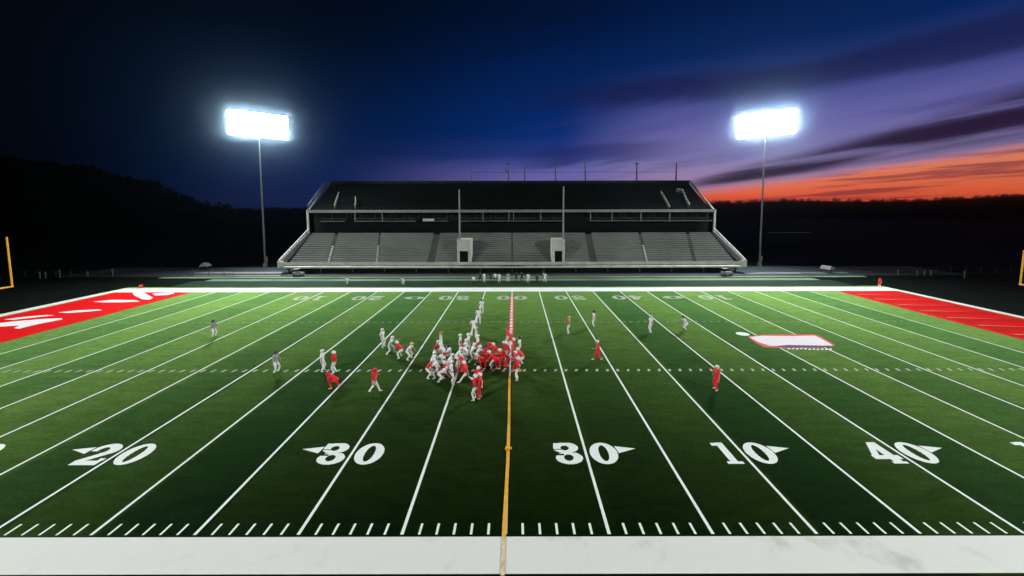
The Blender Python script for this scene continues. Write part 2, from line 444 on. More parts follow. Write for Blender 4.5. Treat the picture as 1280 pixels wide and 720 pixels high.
# front walkway with a double rail, black panel standing in for the shade under it
bm = B(); box(bm, xl, xr, YS-.1, YS+1.1, zf-.75, zf-.42); obj('front_walkway', gx(bm), M['rail'], gs)
bm = B(); box(bm, xl+.3, xr-.3, YS-.28, YS-.14, zf-.05, zf+.55)
for i in range(60):
    x = lerp(xl+.5, xr-.5, i/59); box(bm, x-.04, x+.04, YS-.12, YS-.04, zf-.4, zf+.5)
obj('front_rail', gx(bm), M['rail'], gs)
bm = B(); box(bm, xl+3, xr-3, YS+.9, YS+1.3, 0, zf-.76); obj('under_stand_shade', gx(bm), M['black'], gs)
for i in range(15):
    x = lerp(xl+2, xr-2, i/14); bm = B(); box(bm, x-.15, x+.15, YS+.25, YS+.55, 0, zf-.75); obj('support_column', gx(bm), M['darksteel'], gs)
# raking side walls with rails
for s, xa, xb, xc in ((-1, xl, xlb, xlt), (1, xr, xrb, xrt)):
    bm = B(); w = .35*s
    prism(bm, [(xa, YS-.1, zf-.9), (xb, YB, zb-1.3), (xb, YB, zb+.5), (xa, YS-.1, zf+.5)], 0, vec=(-w, 0, 0)); obj('side_wall', gx(bm), M['fascia'], gs)
    bm = B(); tube(bm, (xa-w*.4, YS, zf+1.0), (xb-w*.4, YB, zb+1.2), .13)
    for i in range(13):
        t = i/12; x = lerp(xa, xb, t)-w*.4; y = lerp(YS, YB, t); z = lerp(zf, zb, t); tube(bm, (x, y, z+.3), (x, y, z+1.15), .05)
    obj('side_rail', gx(bm), M['rail'], gs)
    bm = B(); box(bm, min(xa, xa-w*2.4), max(xa, xa-w*2.4), YS-.4, YS+.5, zf-.6, zf+.85); obj('corner_post', gx(bm), M['rail'], gs)
    bm = B(); box(bm, xb-.22, xb+.22, YB-.3, YB+.1, zb-1, zu+.35); obj('deck_post', gx(bm), M['rail'], gs)
    bm = B(); 
    prism(bm, [(xb, YB+.1, zu-.2), (xc, YT, zt-.5), (xc, YT, zt+.12), (xb, YB+.1, zu+.45)], 0, vec=(-.3*s, 0, 0)); obj('upper_side_wall', gx(bm), M['fascia'] if s > 0 else M['deck'], gs)
    bm = B()
    n = 10 if s < 0 else 0
    for i in range(n):
        t = i/12; x = lerp(xb, xc, t); y = lerp(YB, YT, t); z = lerp(zu, zt, t); tube(bm, (x, y, z+.3), (x, y, z+1.5), .06)
    if n: tube(bm, (xb, YB, zu+1.5), (lerp(xb, xc, .75), lerp(YB, YT, .75), lerp(zu, zt, .75)+1.5), .07); obj('upper_side_rail', gx(bm), M['fascia'], gs)
# press level between decks
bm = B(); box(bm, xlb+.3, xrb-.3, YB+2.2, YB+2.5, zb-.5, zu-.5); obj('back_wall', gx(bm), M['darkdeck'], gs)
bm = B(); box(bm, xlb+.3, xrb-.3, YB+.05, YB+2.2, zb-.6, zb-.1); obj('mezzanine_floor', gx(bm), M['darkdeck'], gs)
zr = P(640, 276, YB).z
bm = B()
for a, b in ((400, 431), (444, 520), (528, 560), (575, 703), (737, 893)):
    xa, xb_ = P(a, 270, YB).x, P(b, 270, YB).x
    box(bm, xa, xb_, YB-.12, YB-.02, zr-.18, zr+.12)
    box(bm, xa, xb_, YB-.10, YB-.04, zr+.62, zr+.68)
obj('mezzanine_rail', gx(bm), M['deck'], gs)
for px in (444, 478, 604, 636, 642, 676, 738, 765, 801, 837):
    x = P(px, 270, YB).x; bm = B(); box(bm, x-.09, x+.09, YB-.2, YB-.05, zr-.2, zu-.2); obj('mezzanine_post', gx(bm), M['fascia'], gs)
bm = B(); a = P(529, 273, YB); b = P(543, 276, YB); box(bm, a.x, b.x, YB-.5, YB-.2, b.z, a.z); obj('scoreboard_box', gx(bm), M['rail'], gs)
# concession windows on the press level (dark glass with pale frames)
for px in range(404, 890, 18):
    if 566 < px < 582 or 698 < px < 712: continue
    a = P(px, 266.5, YB+2.2); b = P(px+11, 273, YB+2.2); bm = B()
    box(bm, a.x-.08, b.x+.08, YB+2.08, YB+2.19, b.z-.08, a.z+.08); w = obj('press_window', gx(bm), M['deck'], gs)
    bm = B(); box(bm, a.x, b.x, YB+2.03, YB+2.06, b.z, a.z); obj('pane', gx(bm), M['black'], w)
# upper deck, its weak light put into near-black seat colour
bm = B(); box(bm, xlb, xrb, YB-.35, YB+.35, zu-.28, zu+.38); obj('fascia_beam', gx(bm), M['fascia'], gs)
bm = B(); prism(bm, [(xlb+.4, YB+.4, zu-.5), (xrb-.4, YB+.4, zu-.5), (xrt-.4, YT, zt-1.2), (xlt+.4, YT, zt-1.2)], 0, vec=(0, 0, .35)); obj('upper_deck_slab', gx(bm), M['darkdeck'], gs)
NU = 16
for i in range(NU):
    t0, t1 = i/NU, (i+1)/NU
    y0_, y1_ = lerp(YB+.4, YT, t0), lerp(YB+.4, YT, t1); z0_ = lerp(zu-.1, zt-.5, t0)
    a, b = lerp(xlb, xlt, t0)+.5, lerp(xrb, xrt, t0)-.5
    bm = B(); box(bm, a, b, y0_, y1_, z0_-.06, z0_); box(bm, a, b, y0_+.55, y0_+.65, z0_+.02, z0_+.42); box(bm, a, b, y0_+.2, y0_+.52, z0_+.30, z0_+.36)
    obj('upper_seat_row', gx(bm), M['dimseat'], gs)
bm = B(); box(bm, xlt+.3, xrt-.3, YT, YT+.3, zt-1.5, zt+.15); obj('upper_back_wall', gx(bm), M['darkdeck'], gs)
bm = B()
for i in range(9):
    x = lerp(xlt+3, xrt-3, i/8); box(bm, x-.3, x+.3, YT+.3, YT+.8, 0, zt-1)
box(bm, xlb+1, xrb-1, YB+3, YB+3.3, 0, zb); obj('rear_frame', gx(bm), M['black'], gs)
for pts in ([(418.5, 259), (421, 250), (424, 242)], [(444, 259), (445, 254), (444.5, 248)], [(826, 242), (832, 252), (837, 262)], [(846, 239), (853, 240), (858, 252), (862, 259)]):
    bm = B()
    q = []
    for px, py in pts:
        t = (262-py)/(262-226.5); q.append(P(px, py, lerp(YB, YT, max(0, t))))
    for a, b in zip(q, q[1:]):
        for s in range(4):
            c = a.lerp(b, s/4); d = a.lerp(b, (s+.8)/4); tube(bm, c+Vector((0, -.15, .5)), d+Vector((0, -.15, .5)), .16, .16, 6)
            tube(bm, c+Vector((0, 0, -.3)), c+Vector((0, -.15, .5)), .07, .07, 6)
    obj('stair_rail', gx(bm), M['fascia'], gs)
# masts along the top with a wire
mp_ = [590, 636, 656, 695, 732, 796, 845]
for px in mp_:
    a = P(px, 227, YT+.1); b = P(px+rnd.uniform(-1, 1), 203.5 if px > 600 else 210, YT+.1)
    bm = B(); tube(bm, (a.x, YT+.15, zt), (b.x, YT+.15, b.z), .22, .13, 6)
    if px in (636, 695, 796): box(bm, b.x-.5, b.x+.5, YT, YT+.3, b.z-.5, b.z-.1)
    if px == 636: tube(bm, (b.x, YT+.15, b.z-3), (b.x-1, YT+.15, b.z-1.8), .15)
    obj('mast', gx(bm), M['darksteel'], gs)
bm = B(); 
for a, b in zip(mp_, mp_[1:]): tube(bm, P(a, 215, YT+.15), P(b, 215.5, YT+.15), .05, .05, 5)
obj('top_rail', gx(bm), M['darksteel'], gs)
# two entrance portals with a tall pole each
for px0, px1, pp, top in ((571.5, 588.5, 574, 237), (690, 705.5, 704.5, 233)):
    a = P(px0, 302, YS+1.2); b = P(px1, 325.5, YS+1.2); w = .55
    z1 = a.z; z0 = zf-.3
    bm = B(); box(bm, a.x, a.x+w, YS+.7, YS+5, z0, z1); box(bm, b.x-w, b.x, YS+.7, YS+5, z0, z1); box(bm, a.x, b.x, YS+.6, YS+5.2, z1, z1+.5)
    box(bm, a.x+w, b.x-w, YS+.62, YS+.8, z1-2.0, z1)
    e = obj('entrance_portal', gx(bm), M['rail'], gs)
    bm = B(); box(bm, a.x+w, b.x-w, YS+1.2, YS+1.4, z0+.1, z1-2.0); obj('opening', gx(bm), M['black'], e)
    bm = B(); q = P(pp, top, YS+1.0); tube(bm, (q.x, YS+1.0, z1+.5), (q.x, YS+1.0, q.z), .20, .13, 8); obj('tall_pole', gx(bm), M['fascia'], gs)

# ------------------------------------------------------------------ light towers
def tower(loc, yaw, top, label, W=11.8, Hh=5.4, tilt=R(14), nx=7, nz=3, lamp='lamp'):
    t = thing('floodlight_tower', loc, label, 'floodlight', 'floodlight towers round the field', yaw)
    bm = B(); tube(bm, (0, 0, 0), (0, 0, top-Hh*.35), .24, .13, 12); obj('pole', bm, M['steel'], t)
    bm = B(); tube(bm, (0, 0, 0), (0, 0, .9), .5, .45, 10); box(bm, .2, .5, -.25, .25, 1.0, 2.4); obj('pole_base', bm, M['concrete'], t)
    rot = Matrix.Translation((0, -.4, top)) @ Matrix.Rotation(tilt, 4, 'X')    # bank looks along local -Y, tipped down
    bm = B()
    for j in range(nz): box(bm, -W/2, W/2, .35, .5, -Hh/2+(j+.5)*Hh/nz-.1, -Hh/2+(j+.5)*Hh/nz+.1)
    for x in (-W*.3, 0, W*.3): box(bm, x-.12, x+.12, .5, .7, -Hh/2, Hh/2)
    bmesh.ops.transform(bm, matrix=rot, verts=bm.verts); obj('crossarm', bm, M['steel'], t)
    mh = ml = None
    for i in range(nx):
        for j in range(nz):
            x = -W/2+(i+.5)*W/nx; z = -Hh/2+(j+.5)*Hh/nz; mw = Matrix.Translation(rot @ Vector((x, 0, z))) @ Matrix.Rotation(tilt, 4, 'X')
            if mh is None:
                bm = B(); n = 20; a, b = W/nx/2-.02, Hh/nz/2-.02
                def se(q, k): c_, s_ = math.cos(q), math.sin(q); return (k*a*math.copysign(abs(c_)**.5, c_), k*b*math.copysign(abs(s_)**.5, s_))
                rings = [[bm.verts.new((se(2*math.pi*q/n, k)[0], y, se(2*math.pi*q/n, k)[1])) for q in range(n)] for y, k in ((-.12, 1.0), (.10, .95), (.36, .45))]
                for A_, C_ in zip(rings, rings[1:]):
                    for q in range(n): bm.faces.new((A_[q], A_[(q+1) % n], C_[(q+1) % n], C_[q]))
                bm.faces.new(rings[-1]); o = obj('floodlight', bm, M['housing'], t); mh = o.data
                bm = B()
                f = bm.faces.new([bm.verts.new((se(2*math.pi*q/n, .97)[0], -.125, se(2*math.pi*q/n, .97)[1])) for q in range(n)])
                f.normal_update()
                l = obj('lens', bm, M[lamp], o); ml = l.data
            else:
                o = link('floodlight', mh, None, t); l = link('lens', ml, None, o)
            o.matrix_local = mw
    return t
YTW = G(640, 333).y
for px, pb, yaw, lab in ((323, 327, R(38), 'tall floodlight tower with a glowing lamp bank to the left of the grandstand'),
                         (957.5, 953, R(-38), 'tall floodlight tower with a glowing lamp bank in front of the orange sunset')):
    q = P(px, 156, YTW); tower((q.x, YTW, 0), yaw, q.z, lab)
for x, yaw, lab in ((-62, R(180-35), 'floodlight tower behind the near left side of the field'), (62, R(180+35), 'floodlight tower behind the near right side of the field')):
    tower((x, -24, 0), yaw, 34, lab, lamp='lamp_near')

# ------------------------------------------------------------------ goal posts
def goal(x, s, label):
    yb_ = P(15 if s < 0 else 1275.5, 357, 10)
    d = ray(15 if s < 0 else 1275.0, 357); t = (3.05-H)/d.z; far = Vector((CX+d.x*t, d.y*t, 3.05))
    W = 5.64; cy = far.y-W/2
    g = thing('goalpost', (far.x, cy, 0), label, 'goalpost', 'yellow goalposts')
    bm = B(); tube(bm, (0, -W/2-.08, 3.05), (0, W/2+.08, 3.05), .12, .12, 10); obj('crossbar', bm, M['gold'], g)
    for q in (-1, 1):
        bm = B(); tube(bm, (0, q*W/2, 3.05), (s*.1, q*W/2, 10.2 if s < 0 else 8.0), .11, .10, 10); obj('upright', bm, M['gold'], g)
    bm = B(); tube(bm, (s*1.9, 0, 0), (s*1.9, 0, 2.0), .2, .2, 10)
    pr = Vector((s*1.9, 0, 2.0))
    for i in range(1, 7):
        a = i/6*math.pi/2; p = Vector((s*1.9*math.cos(a), 0, 2.0+1.0*math.sin(a))); tube(bm, pr, p, .17, .17, 10); pr = p
    obj('gooseneck', bm, M['gold'], g)
goal(-70, -1, 'yellow goalpost beyond the left red end zone')
goal(70, 1, 'yellow goalpost beyond the right striped end zone')

# ------------------------------------------------------------------ small background things
def pylon(p, label):
    t = B(); box(t, -.2, .2, -.2, .2, 0, .6); bmesh.ops.bevel(t, geom=t.edges[:], offset=.04, segments=1)
    o = obj('pylon', t, M['orange']); o.location = p; tag(o, label, 'pylon')
pylon(G(176, 359.2), 'red padded corner pylon where the left end border meets the far sideline')
def tent(p, label, w=4.0, h=1.3, rz=.3):
    t = thing('shelter', p, label, 'shelter', 'low pale shelters beyond the track', rz)
    bm = B(); prism(bm, [(-w/2, -1, .8), (w/2, -1, .8), (w*.25, -1, h), (-w*.2, -1, h+.25)], 0, vec=(0, 2, 0)); obj('roof', bm, M['canvas'], t)
    for x in (-w/2+.1, w/2-.1):
        for y in (-.9, .9): bm = B(); tube(bm, (x, y, 0), (x, y, .82), .05); obj('leg', bm, M['darksteel'], t)
tent(G(257, 336), 'low pale shelter beyond the left end of the track', 1.8)
tent(G(1034, 341.5), 'low pale shelter beyond the right end of the track', 1.8)
posts = [(50, 347, 'far left pale marker post behind the left goalpost'), (57, 346.5, 'second pale marker post from the left goalpost'), (75, 346, 'small dim marker post third from the left goalpost'), (110, 345, 'pale marker post above the middle of the left end zone'),
         (141, 344.5, 'pale marker post just left of the corner pylon'), (1122, 345, 'tallest pale marker post right of the red shirted bystander'), (1146, 345.5, 'thin pale marker post left of a close pair'),
         (1155, 345.5, 'thin pale marker post in the middle of a close row'), (1163, 346, 'brighter pale marker post ending the close row'), (1205, 349, 'stout pale marker post standing alone toward the right goalpost')]
for i, (px, py, lb) in enumerate(posts):
    p = G(px, py); t = thing('marker_post', p, lb, 'post', 'pale marker posts behind the end zones')
    hh = rnd.uniform(1.0, 1.7); bm = B(); tube(bm, (0, 0, 0), (0, 0, hh), .09, .07); obj('post', bm, M['steel'], t)
    bm = B(); box(bm, -.22, .22, -.05, .03, hh-.5, hh); obj('plate', bm, M['deck'], t)
# low pitch fence behind left and right, dark
for xa, xb, y, lb in ((-150, -58, 80, 'long low dark chain fence beyond the left end zone'), (62, 150, 82, 'long low dark chain fence beyond the right end zone')):
    t = thing('fence', (xa, y, 0), lb, 'fence')
    bm = B(); L_ = xb-xa
    for zz in (.05, .6, 1.15): tube(bm, (0, 0, zz), (L_, 0, zz), .025, .025, 5)
    obj('rail', bm, M['darksteel'], t)
    for i in range(int(L_/3.2)+1):
        bm = B(); tube(bm, (i*3.2, 0, 0), (i*3.2, 0, 1.25), .04, .04, 6); obj('post', bm, M['darksteel'], t)
# distant low building with pale eaves right of the stand
Yb_ = 150
a = P(958, 291, Yb_); b = P(1012, 291, Yb_)
t = thing('low_building', ((a.x+b.x)/2, Yb_, 0), 'long low dark building with a thin pale eave behind the right floodlight tower', 'building')
w = (b.x-a.x)/2
bm = B(); box(bm, -w+.4, w-.4, 0, 8, 0, a.z-.2); obj('wall', bm, M['darkdeck'], t)
bm = B(); prism(bm, [(-w, -.6, a.z-.15), (w, -.6, a.z-.15), (w, 4, a.z+1.2), (-w, 4, a.z+1.2)], 0, vec=(0, 0, .1)); prism(bm, [(-w, 4, a.z+1.2), (w, 4, a.z+1.2), (w, 9, a.z-.15), (-w, 9, a.z-.15)], 0, vec=(0, 0, .1)); obj('roof', bm, M['darkdeck'], t)
bm = B(); box(bm, -w, w, -.7, -.6, a.z-.2, a.z+.02); obj('eave', bm, M['fascia'], t)
for i in range(6):
    bm = B(); x = -w+2+i*(2*w-4)/5; box(bm, x-.6, x+.6, -.05, -.01, 1.2, 2.6); obj('window', bm, M['black'], t)

# ------------------------------------------------------------------ hills and woods
def hill(name, ctrl, Y, depth, seed):
    r = random.Random(seed); bm = B(); N = 160
    rows = []
    def top(px):
        for (a, ya_), (b, yb2) in zip(ctrl, ctrl[1:]):
            if a <= px <= b:
                t = (px-a)/(b-a); t = t*t*(3-2*t); return lerp(ya_, yb2, t)
        return ctrl[-1][1]
    for i in range(N+1):
        px = lerp(ctrl[0][0], ctrl[-1][0], i/N); q = P(px, top(px), Y); h = max(q.z, 2)
        col = []
        for j in range(9):
            t = j/8; y = Y+depth*(t-.5)*2; hh = h*math.sin(math.pi*t)**.8*(1+.03*r.uniform(-1, 1)) if 0 < t < 1 else -2
            if j == 4: hh = h
            k = (y/Y)
            col.append(bm.verts.new((CX+(q.x-CX)*(1+(t-.5)*.3), y, hh)))
        rows.append(col)
    for i in range(N):
        for j in range(8): bm.faces.new((rows[i][j], rows[i+1][j], rows[i+1][j+1], rows[i][j+1]))
    for f in bm.faces: f.smooth = True
    o = obj(name, bm, M['hill']); tag(o, kind='structure'); return top
t1 = hill('hills', [(-500, 235), (100, 262), (250, 263), (400, 261), (600, 258), (880, 255), (1000, 252), (1120, 253), (1280, 247), (1500, 240), (1900, 230)], 620, 150, 3)
t2 = hill('hill', [(-600, 150), (-100, 190), (60, 212), (130, 228), (190, 250), (235, 263), (270, 272), (300, 280)], 230, 60, 5)
def wood(name, label, x0, x1, n, top, Y, size, seed):
    r = random.Random(seed); bm = B()
    for i in range(n):
        px = r.uniform(x0, x1); y = Y+r.uniform(-8, 25); q = P(px, top(px), Y)
        s = size*r.uniform(.5, 1.3); cx, cz = q.x, q.z+s*.25
        for k in range(70):
            a = r.uniform(0, 6.28); e = r.uniform(-1, 1); rr = s*(r.random()**.4)
            p = Vector((cx+rr*math.cos(a)*math.sqrt(1-e*e), y+rr*math.sin(a)*math.sqrt(1-e*e), cz+rr*e*.8-s*.2))
            u = Vector((r.uniform(-1, 1), r.uniform(-1, 1), r.uniform(-1, 1))).normalized(); v = u.orthogonal().normalized(); w = s*.20
            bm.faces.new([bm.verts.new(p+u*w), bm.verts.new(p+v*w), bm.verts.new(p-u*w*.8), bm.verts.new(p-v*w*.7)])
    o = obj(name, bm, M['leaf']); o['kind'] = 'stuff'; o['label'] = label; o['category'] = 'woods'
wood('far_woods', 'dark far woods along the sunset skyline and behind the stand', 200, 1500, 420, t1, 620, 5.0, 1)
wood('hillside_woods', 'black woods on the near hillside at the left', -300, 290, 330, t2, 230, 5.0, 2)

# ------------------------------------------------------------------ people
def ik(a, b, l1, l2, pole):
    a = Vector(a); b = Vector(b); d = b-a; L = min(d.length, (l1+l2)*.998); dn = d.normalized()
    b = a+dn*L; x = (l1*l1-l2*l2+L*L)/(2*L); h = math.sqrt(max(0, l1*l1-x*x))
    pl = Vector(pole); pl = (pl-dn*pl.dot(dn)).normalized()
    return a+dn*x+pl*h, b
POSES = {
 #        pelvis z, lean, side-lean, feet L, R (x,y), hands L, R (x,y,z), head pitch
 'stand':  dict(pz=.95, lean=.05, fl=(-.15, .02), fr=(.15, -.05), hl=(-.34, .10, .86), hr=(.34, .08, .86)),
 'hips':   dict(pz=.95, lean=.02, fl=(-.20, .0), fr=(.18, .05), hl=(-.24, .06, 1.02), hr=(.24, .06, 1.02)),
 'run':    dict(pz=.93, lean=.30, fl=(-.12, .48), fr=(.12, -.50), hl=(-.30, -.18, 1.05), hr=(.24, .50, 1.25), lift=.28),
 'jog':    dict(pz=.94, lean=.15, fl=(-.12, -.34), fr=(.12, .30), hl=(-.24, .42, 1.15), hr=(.30, -.10, 1.0), lift=.15),
 'ready':  dict(pz=.78, lean=.65, fl=(-.26, .05), fr=(.26, -.08), hl=(-.26, .48, .62), hr=(.26, .48, .62)),
 'stance': dict(pz=.66, lean=1.20, fl=(-.26, .02), fr=(.26, -.28), hl=(-.22, .30, .48), hr=(.16, .80, .03)),
 'block':  dict(pz=.82, lean=.45, fl=(-.28, .20), fr=(.26, -.30), hl=(-.16, .80, 1.25), hr=(.16, .78, 1.22)),
 'kneel':  dict(pz=.52, lean=.30, fl=(-.20, .30), fr=(.18, -.45), hl=(-.20, .36, .56), hr=(.26, .28, .50)),
 'armup':  dict(pz=.95, lean=.0, fl=(-.18, .0), fr=(.18, .05), hl=(-.36, .06, .95), hr=(.40, .12, 1.95)),
}
SEGM = {}
def body_mesh(pose):
    if pose in SEGM: return SEGM[pose]
    p = POSES[pose]; pz = p['pz']; ln = p['lean']
    up = Vector((0, math.sin(ln), math.cos(ln))); fw = Vector((0, math.cos(ln), -math.sin(ln)))
    pel = Vector((0, -.12*math.sin(ln)*2, pz)); spine = pel+up*.22; chest = pel+up*.43; neck = pel+up*.58
    hd = Vector((0, math.sin(ln*.45), math.cos(ln*.45))); head = neck+hd*.15; crown = neck+hd*.24
    V = []; E = []; Rr = []; T = []
    def v(c, r, t=None): V.append(Vector(c)); Rr.append(r if isinstance(r, tuple) else (r, r)); return len(V)-1
    def e(a, b, t): E.append((a, b)); T.append(t)
    iP = v(pel, (.17, .13)); iS = v(spine, (.16, .12)); iC = v(chest, (.21, .15)); iN = v(neck, .075); iH = v(head, .105); iT = v(crown, .085)
    e(iP, iS, 'j'); e(iS, iC, 'j'); e(iC, iN, 'j'); e(iN, iH, 's'); e(iH, iT, 's')
    hands = []
    for s, f, h in ((-1, p['fl'], p['hl']), (1, p['fr'], p['hr'])):
        hip = pel+Vector((s*.10, 0, -.05)); az = .10+(p.get('lift', 0) if (f[1] < 0) else 0)
        an = Vector((f[0], f[1], az)); kn, an = ik(hip, an, .43, .43, (s*.25, 1, .1))
        if pose == 'kneel' and s > 0: kn = Vector((.16, -.02, .10)); an = Vector((.16, -.42, .10))
        a = v(hip, (.12, .11)); b = v(hip.lerp(kn, .55), .095); c = v(kn, .068); d = v(kn.lerp(an, .35), .066); g = v(an, .045)
        toe = v(an+Vector((s*.03, .19, -.055 if az < .2 else -.10)), (.045, .035)); heel = v(an+Vector((0, -.04, -.05)), .042)
        e(iP, a, 'p'); e(a, b, 'p'); e(b, c, 'p'); e(c, d, 'k'); e(d, g, 'k'); e(g, toe, 'f'); e(g, heel, 'f')
        sh = chest+Vector((s*.21, 0, 0))+up*.07; el, wr = ik(sh, Vector(h), .30, .27, (s*.8, -.7, -.3))
        a = v(sh, .10); b = v(sh.lerp(el, .55), .066); c = v(el, .046); d = v(wr, .032)
        dr = (wr-el).normalized(); pm = v(wr+dr*.07, (.042, .026))
        e(iC, a, 'j'); e(a, b, 'j'); e(b, c, 's'); e(c, d, 's'); e(d, pm, 's')
        hands.append((wr+dr*.05, dr, s))
    me = bpy.data.meshes.new('t'); me.from_pydata([tuple(x) for x in V], E, [])
    o = bpy.data.objects.new('t', me); COL.objects.link(o)
    o.modifiers.new('s', 'SKIN'); sv = me.skin_vertices[0].data
    for i, r in enumerate(Rr): sv[i].radius = r
    sv[0].use_root = True
    m2 = o.modifiers.new('u', 'SUBSURF'); m2.levels = 1; m2.render_levels = 1
    bpy.context.view_layer.update()
    dg = bpy.context.evaluated_depsgraph_get(); ev = o.evaluated_get(dg)
    bm = B(); bm.from_mesh(ev.to_mesh()); ev.to_mesh_clear(); bpy.data.objects.remove(o)
    for w, dr, s in hands:                                      # five fingers each
        side = dr.cross(Vector((0, 0, 1))); side = (side if side.length > .1 else Vector((1, 0, 0))).normalized(); dn = dr.cross(side).normalized()
        for q, L in zip((-1.5, -.5, .5, 1.5), (.066, .078, .074, .058)):
            a = w+side*q*.020+dr*.03; b = a+dr*L*.55; c = b+(dr*.6-dn*.5)*L*.6
            tube(bm, a, b, .0105, .0095, 6); tube(bm, b, c, .0095, .0075, 6)
        a = w-side*.030*s; b = a-side*.025*s+dr*.03; tube(bm, a, b, .012, .011, 6); tube(bm, b, b+dr*.032, .011, .008, 6)
    order = {'j': 0, 'p': 1, 's': 2, 'k': 3, 'f': 4}
    for f in bm.faces:
        c = f.calc_center_median(); best = 9; bt = 'j'
        for (a, b), t in zip(E, T):
            A, Bq = V[a], V[b]; d = Bq-A; u = max(0, min(1, (c-A).dot(d)/max(1e-6, d.length_squared))); ra = lerp(Rr[a][0], Rr[b][0], u)
            dd = (c-(A+d*u)).length/ra
            if dd < best: best = dd; bt = t
        f.material_index = order[bt]; f.smooth = True
    me = bpy.data.meshes.new('person_body'); bm.to_mesh(me); bm.free()
    for _ in range(5): me.materials.append(None)
    SEGM[pose] = (me, neck+hd*.155, ln*.45); return SEGM[pose]
def helmet_meshes():
    bm = B(); bmesh.ops.create_uvsphere(bm, u_segments=18, v_segments=12, radius=.150)
    for v in bm.verts: v.co.x *= .88; v.co.y *= 1.05
    kill = [f for f in bm.faces if (f.calc_center_median().y > .05 and f.calc_center_median().z < .035) or f.calc_center_median().z < -.105]
    bmesh.ops.delete(bm, geom=kill, context='FACES')
    bmesh.ops.solidify(bm, geom=bm.faces[:], thickness=.012)
    for f in bm.faces: f.smooth = True
    h = bpy.data.meshes.new('helmet'); bm.to_mesh(h); bm.free()
    bm = B()
    for z, yy in ((.0, .165), (-.045, .178), (-.09, .175)):
        pr = None
        for i in range(7):
            a = -1.15+i*2.3/6; q = Vector((.135*math.sin(a), yy*math.cos(a)*1.0, z))
            if pr: tube(bm, pr, q, .009, .009, 5)
            pr = q
    for x in (-.045, .045): tube(bm, (x, .165, .035), (x, .17, -.09), .009, .009, 5)
    k = bpy.data.meshes.new('facemask'); bm.to_mesh(k); bm.free(); k.materials.append(M['mask'])
    bm = B(); bmesh.ops.create_uvsphere(bm, u_segments=12, v_segments=8, radius=.118)
    for v in bm.verts: v.co.y *= 1.05
    kill = [f for f in bm.faces if f.calc_center_median().z < -.01 and f.calc_center_median().y > -.02]
    bmesh.ops.delete(bm, geom=kill, context='FACES')
    for f in bm.faces: f.smooth = True
    c = bpy.data.meshes.new('cap'); bm.to_mesh(c); bm.free()
    return h, k, c
HM, FM, CAP = helmet_meshes(); HM.materials.append(None); CAP.materials.append(None)
OUT = {  # jersey, pants, skin, socks, shoes, helmet
 'red': ('jred', 'pwhite', 'skin', 'jwhite', 'shoe', 'hred'), 'redred': ('jred', 'jred', 'skin', 'jred', 'shoe', 'hwhite'),
 'redall': ('jred', 'jred', 'skin_dark', 'jred', 'shoe', 'hred'), 'redw': ('jred', 'pwhite', 'skin_dark', 'jwhite', 'shoe', 'hwhite'),
 'white': ('jwhite', 'pwhite', 'skin', 'jwhite', 'shoe', 'hwhite'), 'whiteb': ('jwhite', 'pwhite', 'skin', 'jwhite', 'shoe_black', 'hblack'),
 'whiter': ('jwhite', 'pwhite', 'skin_dark', 'jwhite', 'shoe', 'hred'), 'whiteo': ('jwhite', 'pwhite', 'skin', 'jwhite', 'shoe', 'horange'),
 'orange': ('horange', 'pwhite', 'skin', 'jwhite', 'shoe', 'hgold'), 'whiteg': ('jwhite', 'pwhite', 'skin', 'jwhite', 'shoe', 'hgold'),
 'staffw': ('jwhite', 'jblack', 'skin', 'jblack', 'shoe_black', None), 'staffb': ('jblack', 'jblack', 'skin', 'jblack', 'shoe_black', None),
 'staffg': ('jgrey', 'jwhite', 'skin', 'jwhite', 'shoe_black', None), 'staffww': ('jwhite', 'pwhite', 'skin', 'jwhite', 'shoe', None), 'staffr': ('jred', 'jred', 'skin', 'jwhite', 'shoe', None),
}
def person(px, py, pose, outfit, face, label, group=None, size=1.04):
    me, hp, hpitch = body_mesh(pose); p = G(px, py, .01); c = OUT[outfit]
    t = link('person', me); t.location = p; t.rotation_euler = (0, 0, R(face)); t.scale = (size*1.08, size*1.08, size)
    tag(t, label, 'person', group)
    for i in range(5):
        t.material_slots[i].link = 'OBJECT'; t.material_slots[i].material = M[c[i]]
    h = link('helmet' if c[5] else 'cap', HM if c[5] else CAP, None, t); h.location = hp; h.rotation_euler = (-hpitch, 0, 0)
    h.material_slots[0].link = 'OBJECT'; h.material_slots[0].material = M[c[5] or 'jblack']
    if c[5]: link('facemask', FM, None, h)
PL = 'players on the field'; ST = 'people along the far sideline'
